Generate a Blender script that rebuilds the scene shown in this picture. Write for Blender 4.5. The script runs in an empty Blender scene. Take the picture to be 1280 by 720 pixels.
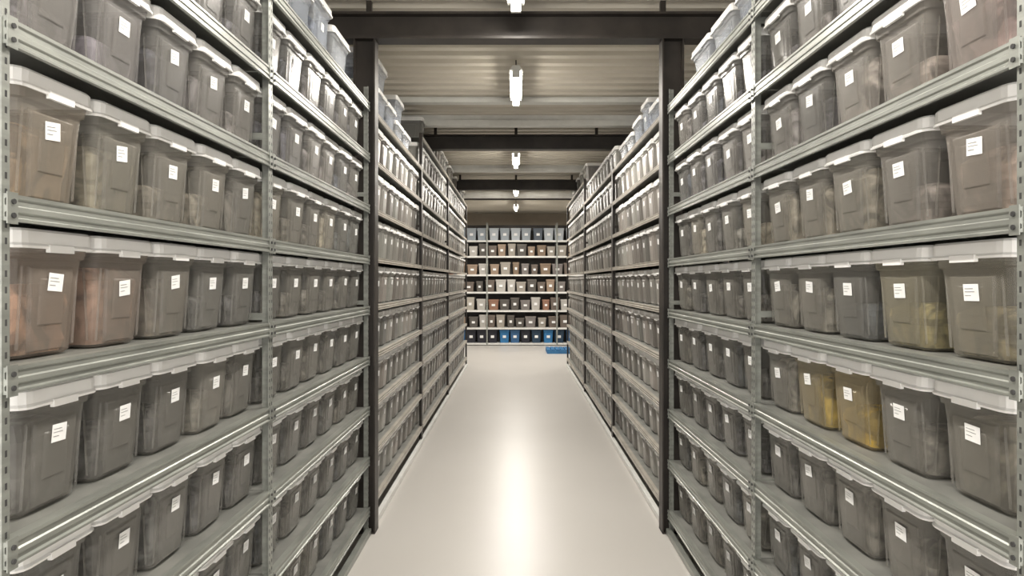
import bpy, math, random
from mathutils import Matrix, Vector
random.seed(7)
CH=1.87
sc=bpy.context.scene
sc.view_settings.view_transform='Standard'
# ------------------------------------------------------------ materials
def newmat(name):
    m=bpy.data.materials.new(name); m.use_nodes=True
    nt=m.node_tree; b=nt.nodes['Principled BSDF']; return m,nt,b
def noise_col(nt,b,c1,c2,scale,detail=4,vec='Object',stretch=None,inp='Base Color'):
    tc=nt.nodes.new('ShaderNodeTexCoord'); n=nt.nodes.new('ShaderNodeTexNoise'); n.inputs['Scale'].default_value=scale
    n.inputs['Detail'].default_value=detail
    src=tc.outputs[vec]
    if stretch:
        mp=nt.nodes.new('ShaderNodeMapping'); mp.inputs['Scale'].default_value=stretch
        nt.links.new(src,mp.inputs[0]); src=mp.outputs[0]
    nt.links.new(src,n.inputs['Vector'])
    r=nt.nodes.new('ShaderNodeValToRGB'); r.color_ramp.elements[0].position=.35; r.color_ramp.elements[1].position=.65
    r.color_ramp.elements[0].color=(*c1,1); r.color_ramp.elements[1].color=(*c2,1)
    nt.links.new(n.outputs[0],r.inputs[0]); nt.links.new(r.outputs[0],b.inputs[inp]); return r
def simple(name,c1,c2,scale=8,rough=.5,metal=0,stretch=None,emit=None,es=0):
    m,nt,b=newmat(name); noise_col(nt,b,c1,c2,scale,stretch=stretch)
    b.inputs['Roughness'].default_value=rough; b.inputs['Metallic'].default_value=metal
    if emit:
        b.inputs['Emission Color'].default_value=(*emit,1); b.inputs['Emission Strength'].default_value=es
    return m
M={}
M['galv']=simple('galvanised_steel',(.24,.25,.228),(.33,.342,.313),14,.36,.4,stretch=(1,.3,3))
M['deck']=simple('shelf_deck_steel',(.19,.193,.178),(.26,.26,.24),6,.45,.2)
M['slot']=simple('dark_slot',(.03,.03,.03),(.05,.05,.05),5,.8)
M['dark']=simple('dark_painted_steel',(.022,.018,.015),(.04,.033,.028),5,.45,.2)
M['cream']=simple('cream_beam_paint',(.30,.275,.235),(.40,.37,.32),6,.5)
M['back']=simple('added_dark_backing',(.04,.037,.033),(.07,.066,.058),3,.6)  # near-black colour stands in for shade in the gaps behind the bins
M['label']=simple('paper_label',(.80,.80,.80),(.88,.88,.87),30,.6)
M['ink']=simple('printed_ink',(.2,.2,.2),(.35,.35,.35),60,.7)
M['white']=simple('white_enamel',(.66,.66,.63),(.76,.76,.73),5,.4)
M['tube']=simple('lamp_tube',(.9,.9,.9),(.95,.95,.95),5,.4,emit=(1,.94,.84),es=36)
M['blue']=simple('blue_plastic',(.02,.12,.30),(.04,.20,.42),4,.4)
M['wall']=simple('wall_paint',(.42,.36,.28),(.50,.43,.34),2,.8)
# lid: milky translucent
m,nt,b=newmat('translucent_lid'); noise_col(nt,b,(.91,.90,.88),(.96,.955,.94),9)
b.inputs['Roughness'].default_value=.3
tl=nt.nodes.new('ShaderNodeBsdfTranslucent'); tl.inputs[0].default_value=(.9,.89,.87,1)
ms=nt.nodes.new('ShaderNodeMixShader'); ms.inputs[0].default_value=.12
nt.links.new(b.outputs[0],ms.inputs[1]); nt.links.new(tl.outputs[0],ms.inputs[2])
nt.links.new(ms.outputs[0],nt.nodes['Material Output'].inputs[0])
M['lid']=m
def plastic(name,fac,c1,c2,tint):
    m,nt,b=newmat(name)
    r=noise_col(nt,b,c1,c2,3.0,2)
    b.inputs['Roughness'].default_value=.25
    b.inputs['Specular IOR Level'].default_value=.6
    oi=nt.nodes.new('ShaderNodeObjectInfo')
    mx=nt.nodes.new('ShaderNodeMix'); mx.data_type='RGBA'; mx.inputs[0].default_value=.2
    nt.links.new(r.outputs[0],mx.inputs[6]); nt.links.new(oi.outputs['Color'],mx.inputs[7])
    nt.links.new(mx.outputs[2],b.inputs['Base Color'])
    t=nt.nodes.new('ShaderNodeBsdfTransparent'); t.inputs[0].default_value=(*tint,1)
    ms=nt.nodes.new('ShaderNodeMixShader')
    lw=nt.nodes.new('ShaderNodeLayerWeight'); lw.inputs[0].default_value=.3
    mr=nt.nodes.new('ShaderNodeMapRange'); mr.inputs['To Min'].default_value=fac; mr.inputs['To Max'].default_value=min(1,fac+.45)
    nt.links.new(lw.outputs['Facing'],mr.inputs['Value']); nt.links.new(mr.outputs[0],ms.inputs[0])
    nt.links.new(t.outputs[0],ms.inputs[1]); nt.links.new(b.outputs[0],ms.inputs[2])
    nt.links.new(ms.outputs[0],nt.nodes['Material Output'].inputs[0])
    return m
M['body']=plastic('smoky_bin_plastic',.36,(.20,.192,.172),(.29,.28,.255),(.91,.905,.89))
M['tub']=plastic('clear_tub_plastic',.2,(.45,.48,.52),(.55,.58,.62),(.9,.92,.95))
m,nt,b=newmat('bin_contents')
oi=nt.nodes.new('ShaderNodeObjectInfo'); tc=nt.nodes.new('ShaderNodeTexCoord')
n=nt.nodes.new('ShaderNodeTexNoise'); n.inputs['Scale'].default_value=9; n.inputs['Distortion'].default_value=1.5; n.inputs['Detail'].default_value=3
ad=nt.nodes.new('ShaderNodeVectorMath'); ad.operation='ADD'
nt.links.new(tc.outputs['Object'],ad.inputs[0]); nt.links.new(oi.outputs['Location'],ad.inputs[1]); nt.links.new(ad.outputs[0],n.inputs['Vector'])
mr=nt.nodes.new('ShaderNodeMapRange'); mr.inputs['From Min'].default_value=.40; mr.inputs['From Max'].default_value=.62; mr.inputs['To Min'].default_value=.4; mr.inputs['To Max'].default_value=2.0
nt.links.new(n.outputs[0],mr.inputs['Value'])
vm=nt.nodes.new('ShaderNodeVectorMath'); vm.operation='SCALE'
nt.links.new(oi.outputs['Color'],vm.inputs[0]); nt.links.new(mr.outputs[0],vm.inputs['Scale']); nt.links.new(vm.outputs[0],b.inputs['Base Color'])
b.inputs['Roughness'].default_value=.7
M['content']=m
m,nt,b=newmat('smoky_bin_plastic_row')
at=nt.nodes.new('ShaderNodeAttribute'); at.attribute_name='tint'
nt.links.new(at.outputs['Color'],b.inputs['Base Color']); b.inputs['Roughness'].default_value=.32
M['bodyfar']=m
m,nt,b=newmat('mixed_goods'); at=nt.nodes.new('ShaderNodeAttribute'); at.attribute_name='tint'
nt.links.new(at.outputs['Color'],b.inputs['Base Color']); b.inputs['Roughness'].default_value=.6
M['goods']=m
# floor
m,nt,b=newmat('polished_epoxy_floor')
noise_col(nt,b,(.515,.495,.465),(.545,.525,.495),.5,3)
tc=nt.nodes.new('ShaderNodeTexCoord'); n=nt.nodes.new('ShaderNodeTexNoise'); n.inputs['Scale'].default_value=.8; n.inputs['Detail'].default_value=2
mr=nt.nodes.new('ShaderNodeMapRange'); mr.inputs['To Min'].default_value=.31; mr.inputs['To Max'].default_value=.37
nt.links.new(tc.outputs['Object'],n.inputs['Vector']); nt.links.new(n.outputs[0],mr.inputs['Value']); nt.links.new(mr.outputs[0],b.inputs['Roughness'])
b.inputs['Specular IOR Level'].default_value=.55
M['floor']=m
M['ceil']=simple('corrugated_steel_ceiling',(.56,.52,.445),(.64,.60,.52),1.2,.5,.1)

# ------------------------------------------------------------ mesh builder
class MB:
    def __init__(s): s.v=[];s.f=[];s.m=[];s.mats=[];s.t=[];s.cur=(1,1,1)
    def mi(s,k):
        if k not in s.mats: s.mats.append(k)
        return s.mats.index(k)
    def add(s,vs,fs,k):
        o=len(s.v); s.v+= [tuple(p) for p in vs]; s.t+=[s.cur]*len(vs)
        i=s.mi(k)
        for f in fs: s.f.append(tuple(o+a for a in f)); s.m.append(i)
    def box(s,a,b,k):
        x0,x1=sorted((a[0],b[0]));y0,y1=sorted((a[1],b[1]));z0,z1=sorted((a[2],b[2]))
        vs=[(x0,y0,z0),(x1,y0,z0),(x1,y1,z0),(x0,y1,z0),(x0,y0,z1),(x1,y0,z1),(x1,y1,z1),(x0,y1,z1)]
        s.add(vs,[(0,3,2,1),(4,5,6,7),(0,1,5,4),(1,2,6,5),(2,3,7,6),(3,0,4,7)],k)
    def extr_y(s,prof,y0,y1,k,sx=1,ox=0,oz=0):
        n=len(prof)
        vs=[(ox+sx*p[0],y0,oz+p[1]) for p in prof]+[(ox+sx*p[0],y1,oz+p[1]) for p in prof]
        fs=[(i,(i+1)%n,n+(i+1)%n,n+i) for i in range(n)]
        fs+=[tuple(range(n)),tuple(range(2*n-1,n-1,-1))]
        s.add(vs,fs,k)
    def loft(s,secs,k,seg=3,capb=True,capt=True):
        rings=[]
        for (z,hx,hy,r) in secs:
            ring=[]
            for q,(cx,cy) in enumerate([(1,1),(-1,1),(-1,-1),(1,-1)]):
                for j in range(seg+1):
                    a=math.pi/2*(q+j/seg)
                    ring.append((cx*(hx-r)+r*math.cos(a),cy*(hy-r)+r*math.sin(a),z))
            rings.append(ring)
        n=len(rings[0]); vs=[p for r in rings for p in r]; fs=[]
        for i in range(len(rings)-1):
            for j in range(n):
                fs.append((i*n+j,i*n+(j+1)%n,(i+1)*n+(j+1)%n,(i+1)*n+j))
        if capb: fs.append(tuple(range(n-1,-1,-1)))
        if capt: fs.append(tuple((len(rings)-1)*n+j for j in range(n)))
        s.add(vs,fs,k)
    def cyl(s,c,r,h,k,axis='z',n=12):
        vs=[];
        for e in (0,1):
            for i in range(n):
                a=2*math.pi*i/n; u=r*math.cos(a);w=r*math.sin(a)
                if axis=='z': vs.append((c[0]+u,c[1]+w,c[2]+e*h))
                elif axis=='y': vs.append((c[0]+u,c[1]+e*h,c[2]+w))
                else: vs.append((c[0]+e*h,c[1]+u,c[2]+w))
        fs=[(i,(i+1)%n,n+(i+1)%n,n+i) for i in range(n)]+[tuple(range(n)),tuple(range(2*n-1,n-1,-1))]
        s.add(vs,fs,k)
    def merge(s,o,mat,tint=None):
        off=len(s.v)
        s.v+=[tuple(mat@Vector(p)) for p in o.v]
        s.t+=[tint if tint else t for t in o.t]
        mp=[s.mi(k) for k in o.mats]
        for f,i in zip(o.f,o.m): s.f.append(tuple(off+a for a in f)); s.m.append(mp[i])
    def mesh(s,name,tint=False,smooth=False):
        me=bpy.data.meshes.new(name); me.from_pydata(s.v,[],s.f)
        for k in s.mats: me.materials.append(M[k])
        me.polygons.foreach_set('material_index',s.m)
        if tint:
            a=me.color_attributes.new('tint','FLOAT_COLOR','POINT')
            a.data.foreach_set('color',[c for t in s.t for c in (*t,1)])
        if smooth: me.polygons.foreach_set('use_smooth',[True]*len(s.f))
        me.update(); return me
    def obj(s,name,**k):
        o=bpy.data.objects.new(name,s.mesh(name,**k)); bpy.context.collection.objects.link(o); return o

# ------------------------------------------------------------ bin
def bin_builder(HX=.19,HY=.134,H=.306,body='body',content=None,fill=.7,labrot=0,laby=0,labz=.175,near=True,label=True,seed=0):
    b=MB(); rz=H-.040
    def hx(z): return HX-.030+ .018*(z/rz)
    def hy(z): return HY-.030+ .020*(z/rz)
    seg=3 if near else 1
    b.loft([(0,hx(0)-.008,hy(0)-.008,.02),(.008,hx(0),hy(0),.024),(rz-.03,hx(rz),hy(rz),.024),(rz-.026,HX-.004,HY-.004,.026),(rz+.004,HX,HY,.026)],body,seg,True,False)
    for side in range(4):
        def P(u,z,o):
            if side==0: return (hx(z)+o,u,z)
            if side==1: return (-u,hy(z)+o,z)
            if side==2: return (-hx(z)-o,-u,z)
            return (u,-hy(z)-o,z)
        W=(HY if side%2==0 else HX)
        w0=W*.50; w1=W*.60; zt=rz-.045
        cs=[(-w0,.012),(w0,.012),(w1,zt),(-w1,zt)]
        ins=[(-w0+.006,.016),(w0-.006,.016),(w1-.006,zt-.008),(-w1+.006,zt-.008)]
        vs=[P(u,z,-.001) for u,z in cs]+[P(u,z,.007) for u,z in ins]
        b.add(vs,[(4,5,6,7)]+[(i,(i+1)%4,4+(i+1)%4,4+i) for i in range(4)],body)
        if near:
            q=W*.34; za,zb=.075,rz-.075
            cs=[(-q,za),(q,za),(q,zb),(-q,zb)]; ins=[(-q+.004,za+.004),(q-.004,za+.004),(q-.004,zb-.004),(-q+.004,zb-.004)]
            vs=[P(u,z,.0065) for u,z in cs]+[P(u,z,.010) for u,z in ins]
            b.add(vs,[(4,5,6,7)]+[(i,(i+1)%4,4+(i+1)%4,4+i) for i in range(4)],body)
            for sg in (-1,1):
                u0=sg*W*.74
                vs=[P(u0-.004,.02,-.001),P(u0+.004,.02,-.001),P(u0+.004,zt,-.001),P(u0-.004,zt,-.001),P(u0,.022,.004),P(u0,zt-.004,.004)]
                b.add(vs,[(0,1,4),(1,2,5,4),(2,3,5),(3,0,4,5)],body)
        if side==0 and label:
            lw,lh=.027,.022
            c,s_=math.cos(labrot),math.sin(labrot)
            def L(u,v,o): return P(laby+u*c-v*s_,labz+u*s_+v*c,o)
            o=.0115 if near else .009
            b.add([L(-lw,-lh,o),L(lw,-lh,o),L(lw,lh,o),L(-lw,lh,o)],[(0,1,2,3)],'label')
            if near:
                for v,w in ((.010,.7),(.002,.8),(-.008,.5)):
                    b.add([L(-lw*.8,v-.0009,o+.0006),(L(lw*(w*1.6-.8),v-.0009,o+.0006)),(L(lw*(w*1.6-.8),v+.0009,o+.0006)),L(-lw*.8,v+.0009,o+.0006)],[(0,1,2,3)],'ink')
    e=.010
    lid=[(rz-.006,HX+e+.001,HY+e-.001,.030),(rz,HX+e+.003,HY+e+.001,.032),(rz+.006,HX+e-.002,HY+e-.003,.032),(H-.006,HX+e-.002,HY+e-.003,.032),(H,HX+e-.007,HY+e-.007,.030),
         (H,HX-.012,HY-.012,.026),(H-.007,HX-.018,HY-.018,.022)]
    b.loft(lid,'lid',seg,False,True)
    b.loft([(rz-.006,HX+e+.001,HY+e-.001,.030),(rz-.004,HX+.0005,HY+.0005,.026)],'lid',seg,False,False)
    for sg in (-1,1):
        b.box((sg*(HX+.004),-.045,rz-.014),(sg*(HX+.0145),.045,rz+.004),'lid')
    if content:
        rnd=random.Random(seed); secs=[]; top=.02+(rz-.05)*fill
        k=6
        for i in range(k+1):
            z=.006+(top-.006)*i/k
            j=rnd.uniform(.008,.018) if i else .016
            s_=.0 if i<k else .03
            secs.append((z,hx(z)-j-s_,hy(z)-j-s_,.02))
        b.loft(secs,content,2)
    return b
near_vars=[]
for i in range(8):
    rr=random.Random(100+i)
    bb=bin_builder(content='content',fill=rr.uniform(.40,.95),labrot=rr.uniform(-.12,.12),laby=rr.uniform(-.006,.006),labz=.17+rr.uniform(-.012,.012),seed=i)
    near_vars.append(bb.mesh('storage_bin_mesh'))
tub_vars=[]
for i,(w,h) in enumerate([(.20,.30),(.17,.36),(.20,.24)]):
    bb=bin_builder(HX=.20,HY=w,H=h,body='tub',content='content',fill=[.5,.8,.6][i],label=(i==1),labz=.2,seed=20+i)
    tub_vars.append((bb.mesh('clear_storage_tub_mesh'),w,h))
far_vars=[]
for i in range(4):
    rr=random.Random(200+i)
    far_vars.append(bin_builder(body='bodyfar',near=False,labrot=rr.uniform(-.15,.15),labz=.17+rr.uniform(-.012,.012)))

# ------------------------------------------------------------ racks
XL,XR=1.09,1.13
LEV=[-1.668,-1.296,-.924,-.555,-.183,.188,.565,.945,1.32,1.69]
DEPTH=.48
def prof(h):
    return [(0,0),(.0,-.14*h),(.004,-.20*h),(.004,-.40*h),(.0,-.46*h),(.0,-.64*h),(.004,-.70*h),(.004,-.84*h),(-.002,-.90*h),(-.002,-h),(.010,-h),(.010,-.94*h),(.008,-.004),(.03,-.004),(.03,0)]
over={
 (-1,5,0):(.46,.33,.21),(-1,5,1):(.32,.29,.22),(-1,4,0):(.45,.26,.17),(-1,4,1):(.36,.22,.16),(-1,4,2):(.27,.23,.19),
 (1,3,2):(.70,.46,.03),(1,3,3):(.56,.40,.08),(1,4,0):(.34,.29,.18),(1,4,1):(.40,.34,.15),(1,5,0):(.42,.32,.27),(1,5,1):(.32,.28,.26),
 (1,6,0):(.48,.35,.34),(1,6,1):(.42,.36,.33),(1,6,2):(.50,.45,.42),(1,3,0):(.22,.20,.16),(-1,6,0):(.32,.30,.33),(-1,6,1):(.28,.26,.31),
}
pal=[(.18,.17,.155),(.09,.088,.088),(.23,.215,.19),(.09,.10,.11),(.31,.29,.25),(.14,.135,.13),(.11,.11,.118),(.19,.19,.19)]
portals=(5.1,9.3,13.4)
for side in (-1,1):
    A=XL if side<0 else XR
    dz=0 if side<0 else -.02
    if side<0: bays=[(1.44,3.02,8,True),(3.02,5.03,8,True),(5.17,7.90,8,False),(7.90,11.0,9,False),(11.0,15.1,9,False)]
    else: bays=[(1.51,3.24,8,True),(3.24,5.03,8,True),(5.17,8.0,8,False),(8.0,11.3,8,False),(11.3,15.1,9,False)]
    for bi,(y0,y1,top,near) in enumerate(bays):
        r=MB(); X=lambda d: side*(A+d)
        topz=CH+LEV[top]+dz+(.12 if near else .04)
        pm='galv' if near else 'dark'; bm='galv' if near else 'cream'
        pw=.024 if near else .05
        for yy,sg in ((y0,1),(y1,-1)):
            ya=yy+sg*.001; yb=yy+sg*pw
            for d0,d1 in ((0,.003),(DEPTH-.003,DEPTH)):
                r.box((X(d0),ya,0),(X(d1),yb,topz),pm)
            r.box((X(0.003),ya,0),(X(.036),ya+sg*.003,topz),pm)
            r.box((X(DEPTH-.036),ya,0),(X(DEPTH-.003),ya+sg*.003,topz),pm)
            r.box((X(-.006),min(ya,yb)-.0,0),(X(.05),max(ya,yb)+.0,.006),pm)
            if near:
                z=.06
                while z<topz-.03:
                    r.box((X(-.0006),ya+sg*.009,z),(X(.0),ya+sg*.015,z+.014),'slot'); z+=.035
            for z in (.12,.9,1.7,2.5,3.1):
                if z<topz: r.box((X(.036),ya,z),(X(DEPTH-.036),ya+sg*.003,z+.03),pm)
        bh=.058 if near else .040
        pf=prof(bh)
        for li in range(top+1):
            z=CH+LEV[li]+dz
            yb0,yb1=y0+.004,y1-.004
            r.extr_y(pf,yb0+ (pw if not near else .0),yb1-(pw if not near else .0),bm,side,side*(A-.008),z)
            r.box((X(DEPTH-.02),y0+pw,z-.05),(X(DEPTH-.005),y1-pw,z),bm)
            r.box((X(.022),y0+.006,z-.012),(X(DEPTH-.037),y1-.006,z-.003),'deck')
            if near:
                for yy,sg in ((y0,1),(y1,-1)):
                    r.box((X(-.011),yy+sg*.003,z-.064),(X(-.0082),yy+sg*.034,z+.004),'galv')
                    for bz in (-.016,-.046):
                        r.cyl((X(-.011)-.004*(1 if side>0 else 0),yy+sg*.019,z+bz),.006,.004,'slot','x',8)
        r.box((X(-.02),y0+.0,0.006),(X(.02),y1,.045),'galv' if near else 'white')
        r.box((X(DEPTH+.001),y0,.05),(X(DEPTH+.004),y1,topz-.1),'back')  # added sheet that darkens and closes the view through the rack
        r.obj('shelving_unit')
        start=y0+.018; inner=y1-y0-.036
        if bi==0:
            start=1.535 if side<0 else 1.60
            inner=y1-.012-start; n=5
        else: n=int(inner/.297)
        pitch=inner/n; sy=min(1.12,(pitch-.005)/.290)
        row=MB()
        for li in range(top+1):
            z=CH+LEV[li]+dz+.001
            istop=(li==top)
            if istop and (near or bi==2):
                y=y0+.03
                while y<y1-.36:
                    me,w,h=random.choice(tub_vars)
                    if y+2*w+.04>y1-.03: break
                    zz=z
                    for lay in range(2 if (bi==2 and random.random()<.45) else 1):
                        if lay: me=tub_vars[2][0] if w>.18 else me
                        if lay and w<.18: break
                        o=bpy.data.objects.new('clear_storage_tub',me); bpy.context.collection.objects.link(o)
                        o.location=(X(.26),y+w+.018,zz); o.rotation_euler[2]=0 if side<0 else math.pi
                        g=random.choice([(.22,.23,.26),(.35,.36,.40),(.14,.15,.18),(.45,.44,.42)]); o.color=(*g,1)
                        zz+=h+.001
                    y+=2*w+random.choice([.045,.05,.06])
                continue
            for i in range(n):
                yc=start+pitch*(i+.5)
                loc=Vector((X(.026+.2+random.uniform(0,.010)),yc,z)); rz_=(0 if side<0 else math.pi)+random.uniform(-.01,.01)
                if near:
                    o=bpy.data.objects.new('storage_bin',random.choice(near_vars)); bpy.context.collection.objects.link(o)
                    o.location=loc; o.rotation_euler[2]=rz_; o.scale=(1,sy,1)
                    c=over.get((side,li,i)) if bi==0 else None
                    if c is None:
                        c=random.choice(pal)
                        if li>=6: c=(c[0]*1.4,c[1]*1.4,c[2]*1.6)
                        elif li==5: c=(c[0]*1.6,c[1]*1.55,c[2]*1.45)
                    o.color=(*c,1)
                else:
                    if li==9 and (random.random()<.12 or any(abs(yc-p)<.28 for p in portals)): continue
                    if istop and random.random()<.08: continue
                    g=random.choice([.14,.17,.21,.26,.16,.30]); w=random.uniform(.88,.96)
                    row.merge(random.choice(far_vars),Matrix.Translation(loc)@Matrix.Rotation(rz_,4,'Z')@Matrix.Diagonal((1,sy,1,1)),(g,g*(w+.03),g*w*.94))
        if not near: row.obj('storage_bin_rows',tint=True)

# ------------------------------------------------------------ building
def plane_box(name,a,b,k):
    m=MB(); m.box(a,b,k); return m.obj(name)
CE=CH+2.10; YB=21.0; Y0=-1.6
plane_box('floor',(-5,Y0,-.1),(5,YB,0),'floor')
plane_box('wall_left',(-5.1,Y0,0),(-5,YB,CE+.1),'wall')
plane_box('wall_right',(5,Y0,0),(5.1,YB,CE+.1),'wall')
plane_box('wall_back',(-5.1,YB,0),(5.1,YB+.1,CE+.1),'wall')
c=MB(); y=Y0; pts=[]
while y<YB:
    pts+=[(y,CE),(y+.09,CE),(y+.105,CE+.07),(y+.205,CE+.07),(y+.22,CE)]; y+=.22
pts=[p for i,p in enumerate(pts) if i==0 or p!=pts[i-1]]
vs=[(-5,p[0],p[1]) for p in pts]+[(5,p[0],p[1]) for p in pts]; n=len(pts)
c.add(vs,[(i,i+1,n+i+1,n+i) for i in range(n-1)],'ceil')
c.obj('ceiling')
for py in portals:
    p=MB()
    z0,z1=CH+1.80,CH+2.0
    p.box((-4.98,py-.07,z0),(4.98,py+.07,z0+.018),'dark'); p.box((-4.98,py-.07,z1-.018),(4.98,py+.07,z1),'dark')
    p.box((-4.98,py-.008,z0+.018),(4.98,py+.008,z1-.018),'dark')
    for s_ in (-1,1):
        if py<6:
            xo=s_*((XL if s_<0 else XR)-.045)
            for (d0,d1) in ((0,.012),(.15,.162)):
                p.box((xo+s_*d0,py-.06,0),(xo+s_*d1,py+.06,z0),'dark')
            p.box((xo+s_*.012,py-.006,0),(xo+s_*.15,py+.006,z0),'dark')
            p.box((xo-s_*.0,py-.065,0),(xo+s_*.2,py+.065,.012),'dark')
        p.box((s_*4.8,py-.07,0),(s_*4.95,py+.07,z0),'dark')
    for k in range(-4,5):
        p.box((k*1.1-.02,py-.02,z1),(k*1.1+.02,py+.02,CE),'dark')
    p.obj('steel_portal_frame')
for i,(yy,z,h,k) in enumerate([(7.75,2.07,.04,'white'),(8.6,2.03,.07,'white'),(3.9,2.05,.04,'dark'),(12.3,2.04,.06,'white'),(16.5,2.04,.06,'dark')]):
    q=MB(); q.box((-4.98,yy-.06,CH+z-h),(4.98,yy+.06,CH+z),k); q.box((-4.98,yy-.02,CH+z),(4.98,yy+.02,CE),k); q.obj('roof_purlin')
q=MB(); q.cyl((-4.98,15.5,CH+1.98),.085,9.96,'white','x',20)
for k in range(-4,5): q.box((k*1.1-.01,15.49,CH+2.05),(k*1.1+.01,15.51,CE),'galv')
q.obj('ventilation_duct')
for (xc,y0,pw) in ((0,-1.4,75),(0,1.1,58),(0,3.7,62),(0,6.25,80),(0,10.3,80),(0,14.0,105),(0,17.2,100),(-2.6,17.2,70),(2.6,17.2,70)):  # the two off-centre far lights are added fill to brighten the back rack
    l=MB(); zz=CH+1.95; LN=1.1
    l.extr_y([(-.06,0),(-.03,.04),(.03,.04),(.06,0)],y0,y0+LN,'white',1,xc,zz)
    l.cyl((xc,y0+.03,zz-.03),.03,LN-.06,'tube','y',14)
    for yy in (y0+.02,y0+LN-.05): l.box((xc-.035,yy,zz-.062),(xc+.035,yy+.03,zz),'white')
    for yy in (y0+.2,y0+LN-.2): l.cyl((xc,yy,zz+.04),.006,CE-zz-.04,'dark','z',8)
    o=l.obj('ceiling_light')  # also used for the two added fill lights
    ld=bpy.data.lights.new('lamp','AREA'); ld.shape='RECTANGLE'; ld.size=.12; ld.size_y=LN-.1; ld.energy=pw*.85; ld.color=(1,.945,.87)
    lo=bpy.data.objects.new('lamp',ld); bpy.context.collection.objects.link(lo); lo.location=(xc,y0+LN/2,zz-.07); lo.parent=o

# ------------------------------------------------------------ back rack
YR=19.9
s=MB(); g=MB()
lv=[-1.80,-1.35,-.84,-.30,.21,.75,1.21]
for li,h in enumerate(lv):
    s.box((-3.2,YR,CH+h-.05),(3.2,YR+.6,CH+h),'white')
posts=[-2.9,-.85,1.2,3.15]
for xx in posts:
    for yy in (YR-.004,YR+.58): s.box((xx-.02,yy,0),(xx+.02,yy+.03,CH+1.72),'galv')
s.box((-3.2,YR+.61,0),(3.2,YR+.62,CH+1.7),'dark')
s.obj('parts_shelving')
cols=[(.22,.16,.11),(.42,.39,.34),(.10,.09,.08),(.30,.22,.16),(.20,.18,.17),(.46,.44,.41),(.15,.12,.10),(.28,.15,.10),(.33,.30,.26)]
for li,h in enumerate(lv):
    x=-3.1
    while x<3.0:
        w=random.uniform(.2,.34)
        hh=random.uniform(.28,.38) if li else .36
        if x+w>3.1: break
        if li in (0,6):
            col=random.choice([(.03,.17,.38),(.05,.24,.46),(.04,.12,.26),(.02,.05,.09),(.02,.02,.03)]) if li==0 else random.choice([(.32,.36,.40),(.10,.12,.15),(.46,.50,.54)])
            w=.30; hh=.38 if li==0 else .36
        else: col=random.choice(cols)
        T=Matrix.Translation((x+w/2,YR+.30,CH+h+.001))
        sub=MB(); sub.cur=col
        sub.loft([(0,w*.40,.2,.02),(hh*.85,w*.46,.22,.02),(hh*.86,w*.49,.23,.02),(hh,w*.49,.23,.02)],'goods',1)
        sub.cur=(.75,.75,.73); sub.box((-w*.16,-.232,hh*.38),(w*.16,-.226,hh*.58),'label')
        g.merge(sub,T); x+=w+random.choice([.01,.02,.05])
g.obj('stored_parts_boxes',tint=True)
b=MB()
for k in range(3): b.box((.80,17.6+k*.35,0),(1.5,17.7+k*.35,.09),'blue')
for k in range(6): b.box((.80+k*.12,17.6,.09),(.89+k*.12,18.4,.11),'blue')
b.obj('blue_pallet')

# ------------------------------------------------------------ world + camera
w=bpy.data.worlds.new('World'); sc.world=w; w.use_nodes=True
w.node_tree.nodes['Background'].inputs[0].default_value=(1,.965,.91,1); w.node_tree.nodes['Background'].inputs[1].default_value=2.6
cd=bpy.data.cameras.new('camera'); cam=bpy.data.objects.new('camera',cd); bpy.context.collection.objects.link(cam)
cam.location=(0,0,CH); cam.rotation_euler=(math.pi/2,0,0)
cd.sensor_width=36; cd.lens=850/1280*36; cd.shift_x=-5/1280; cd.shift_y=-8/1280; cd.clip_start=.05
sc.camera=cam
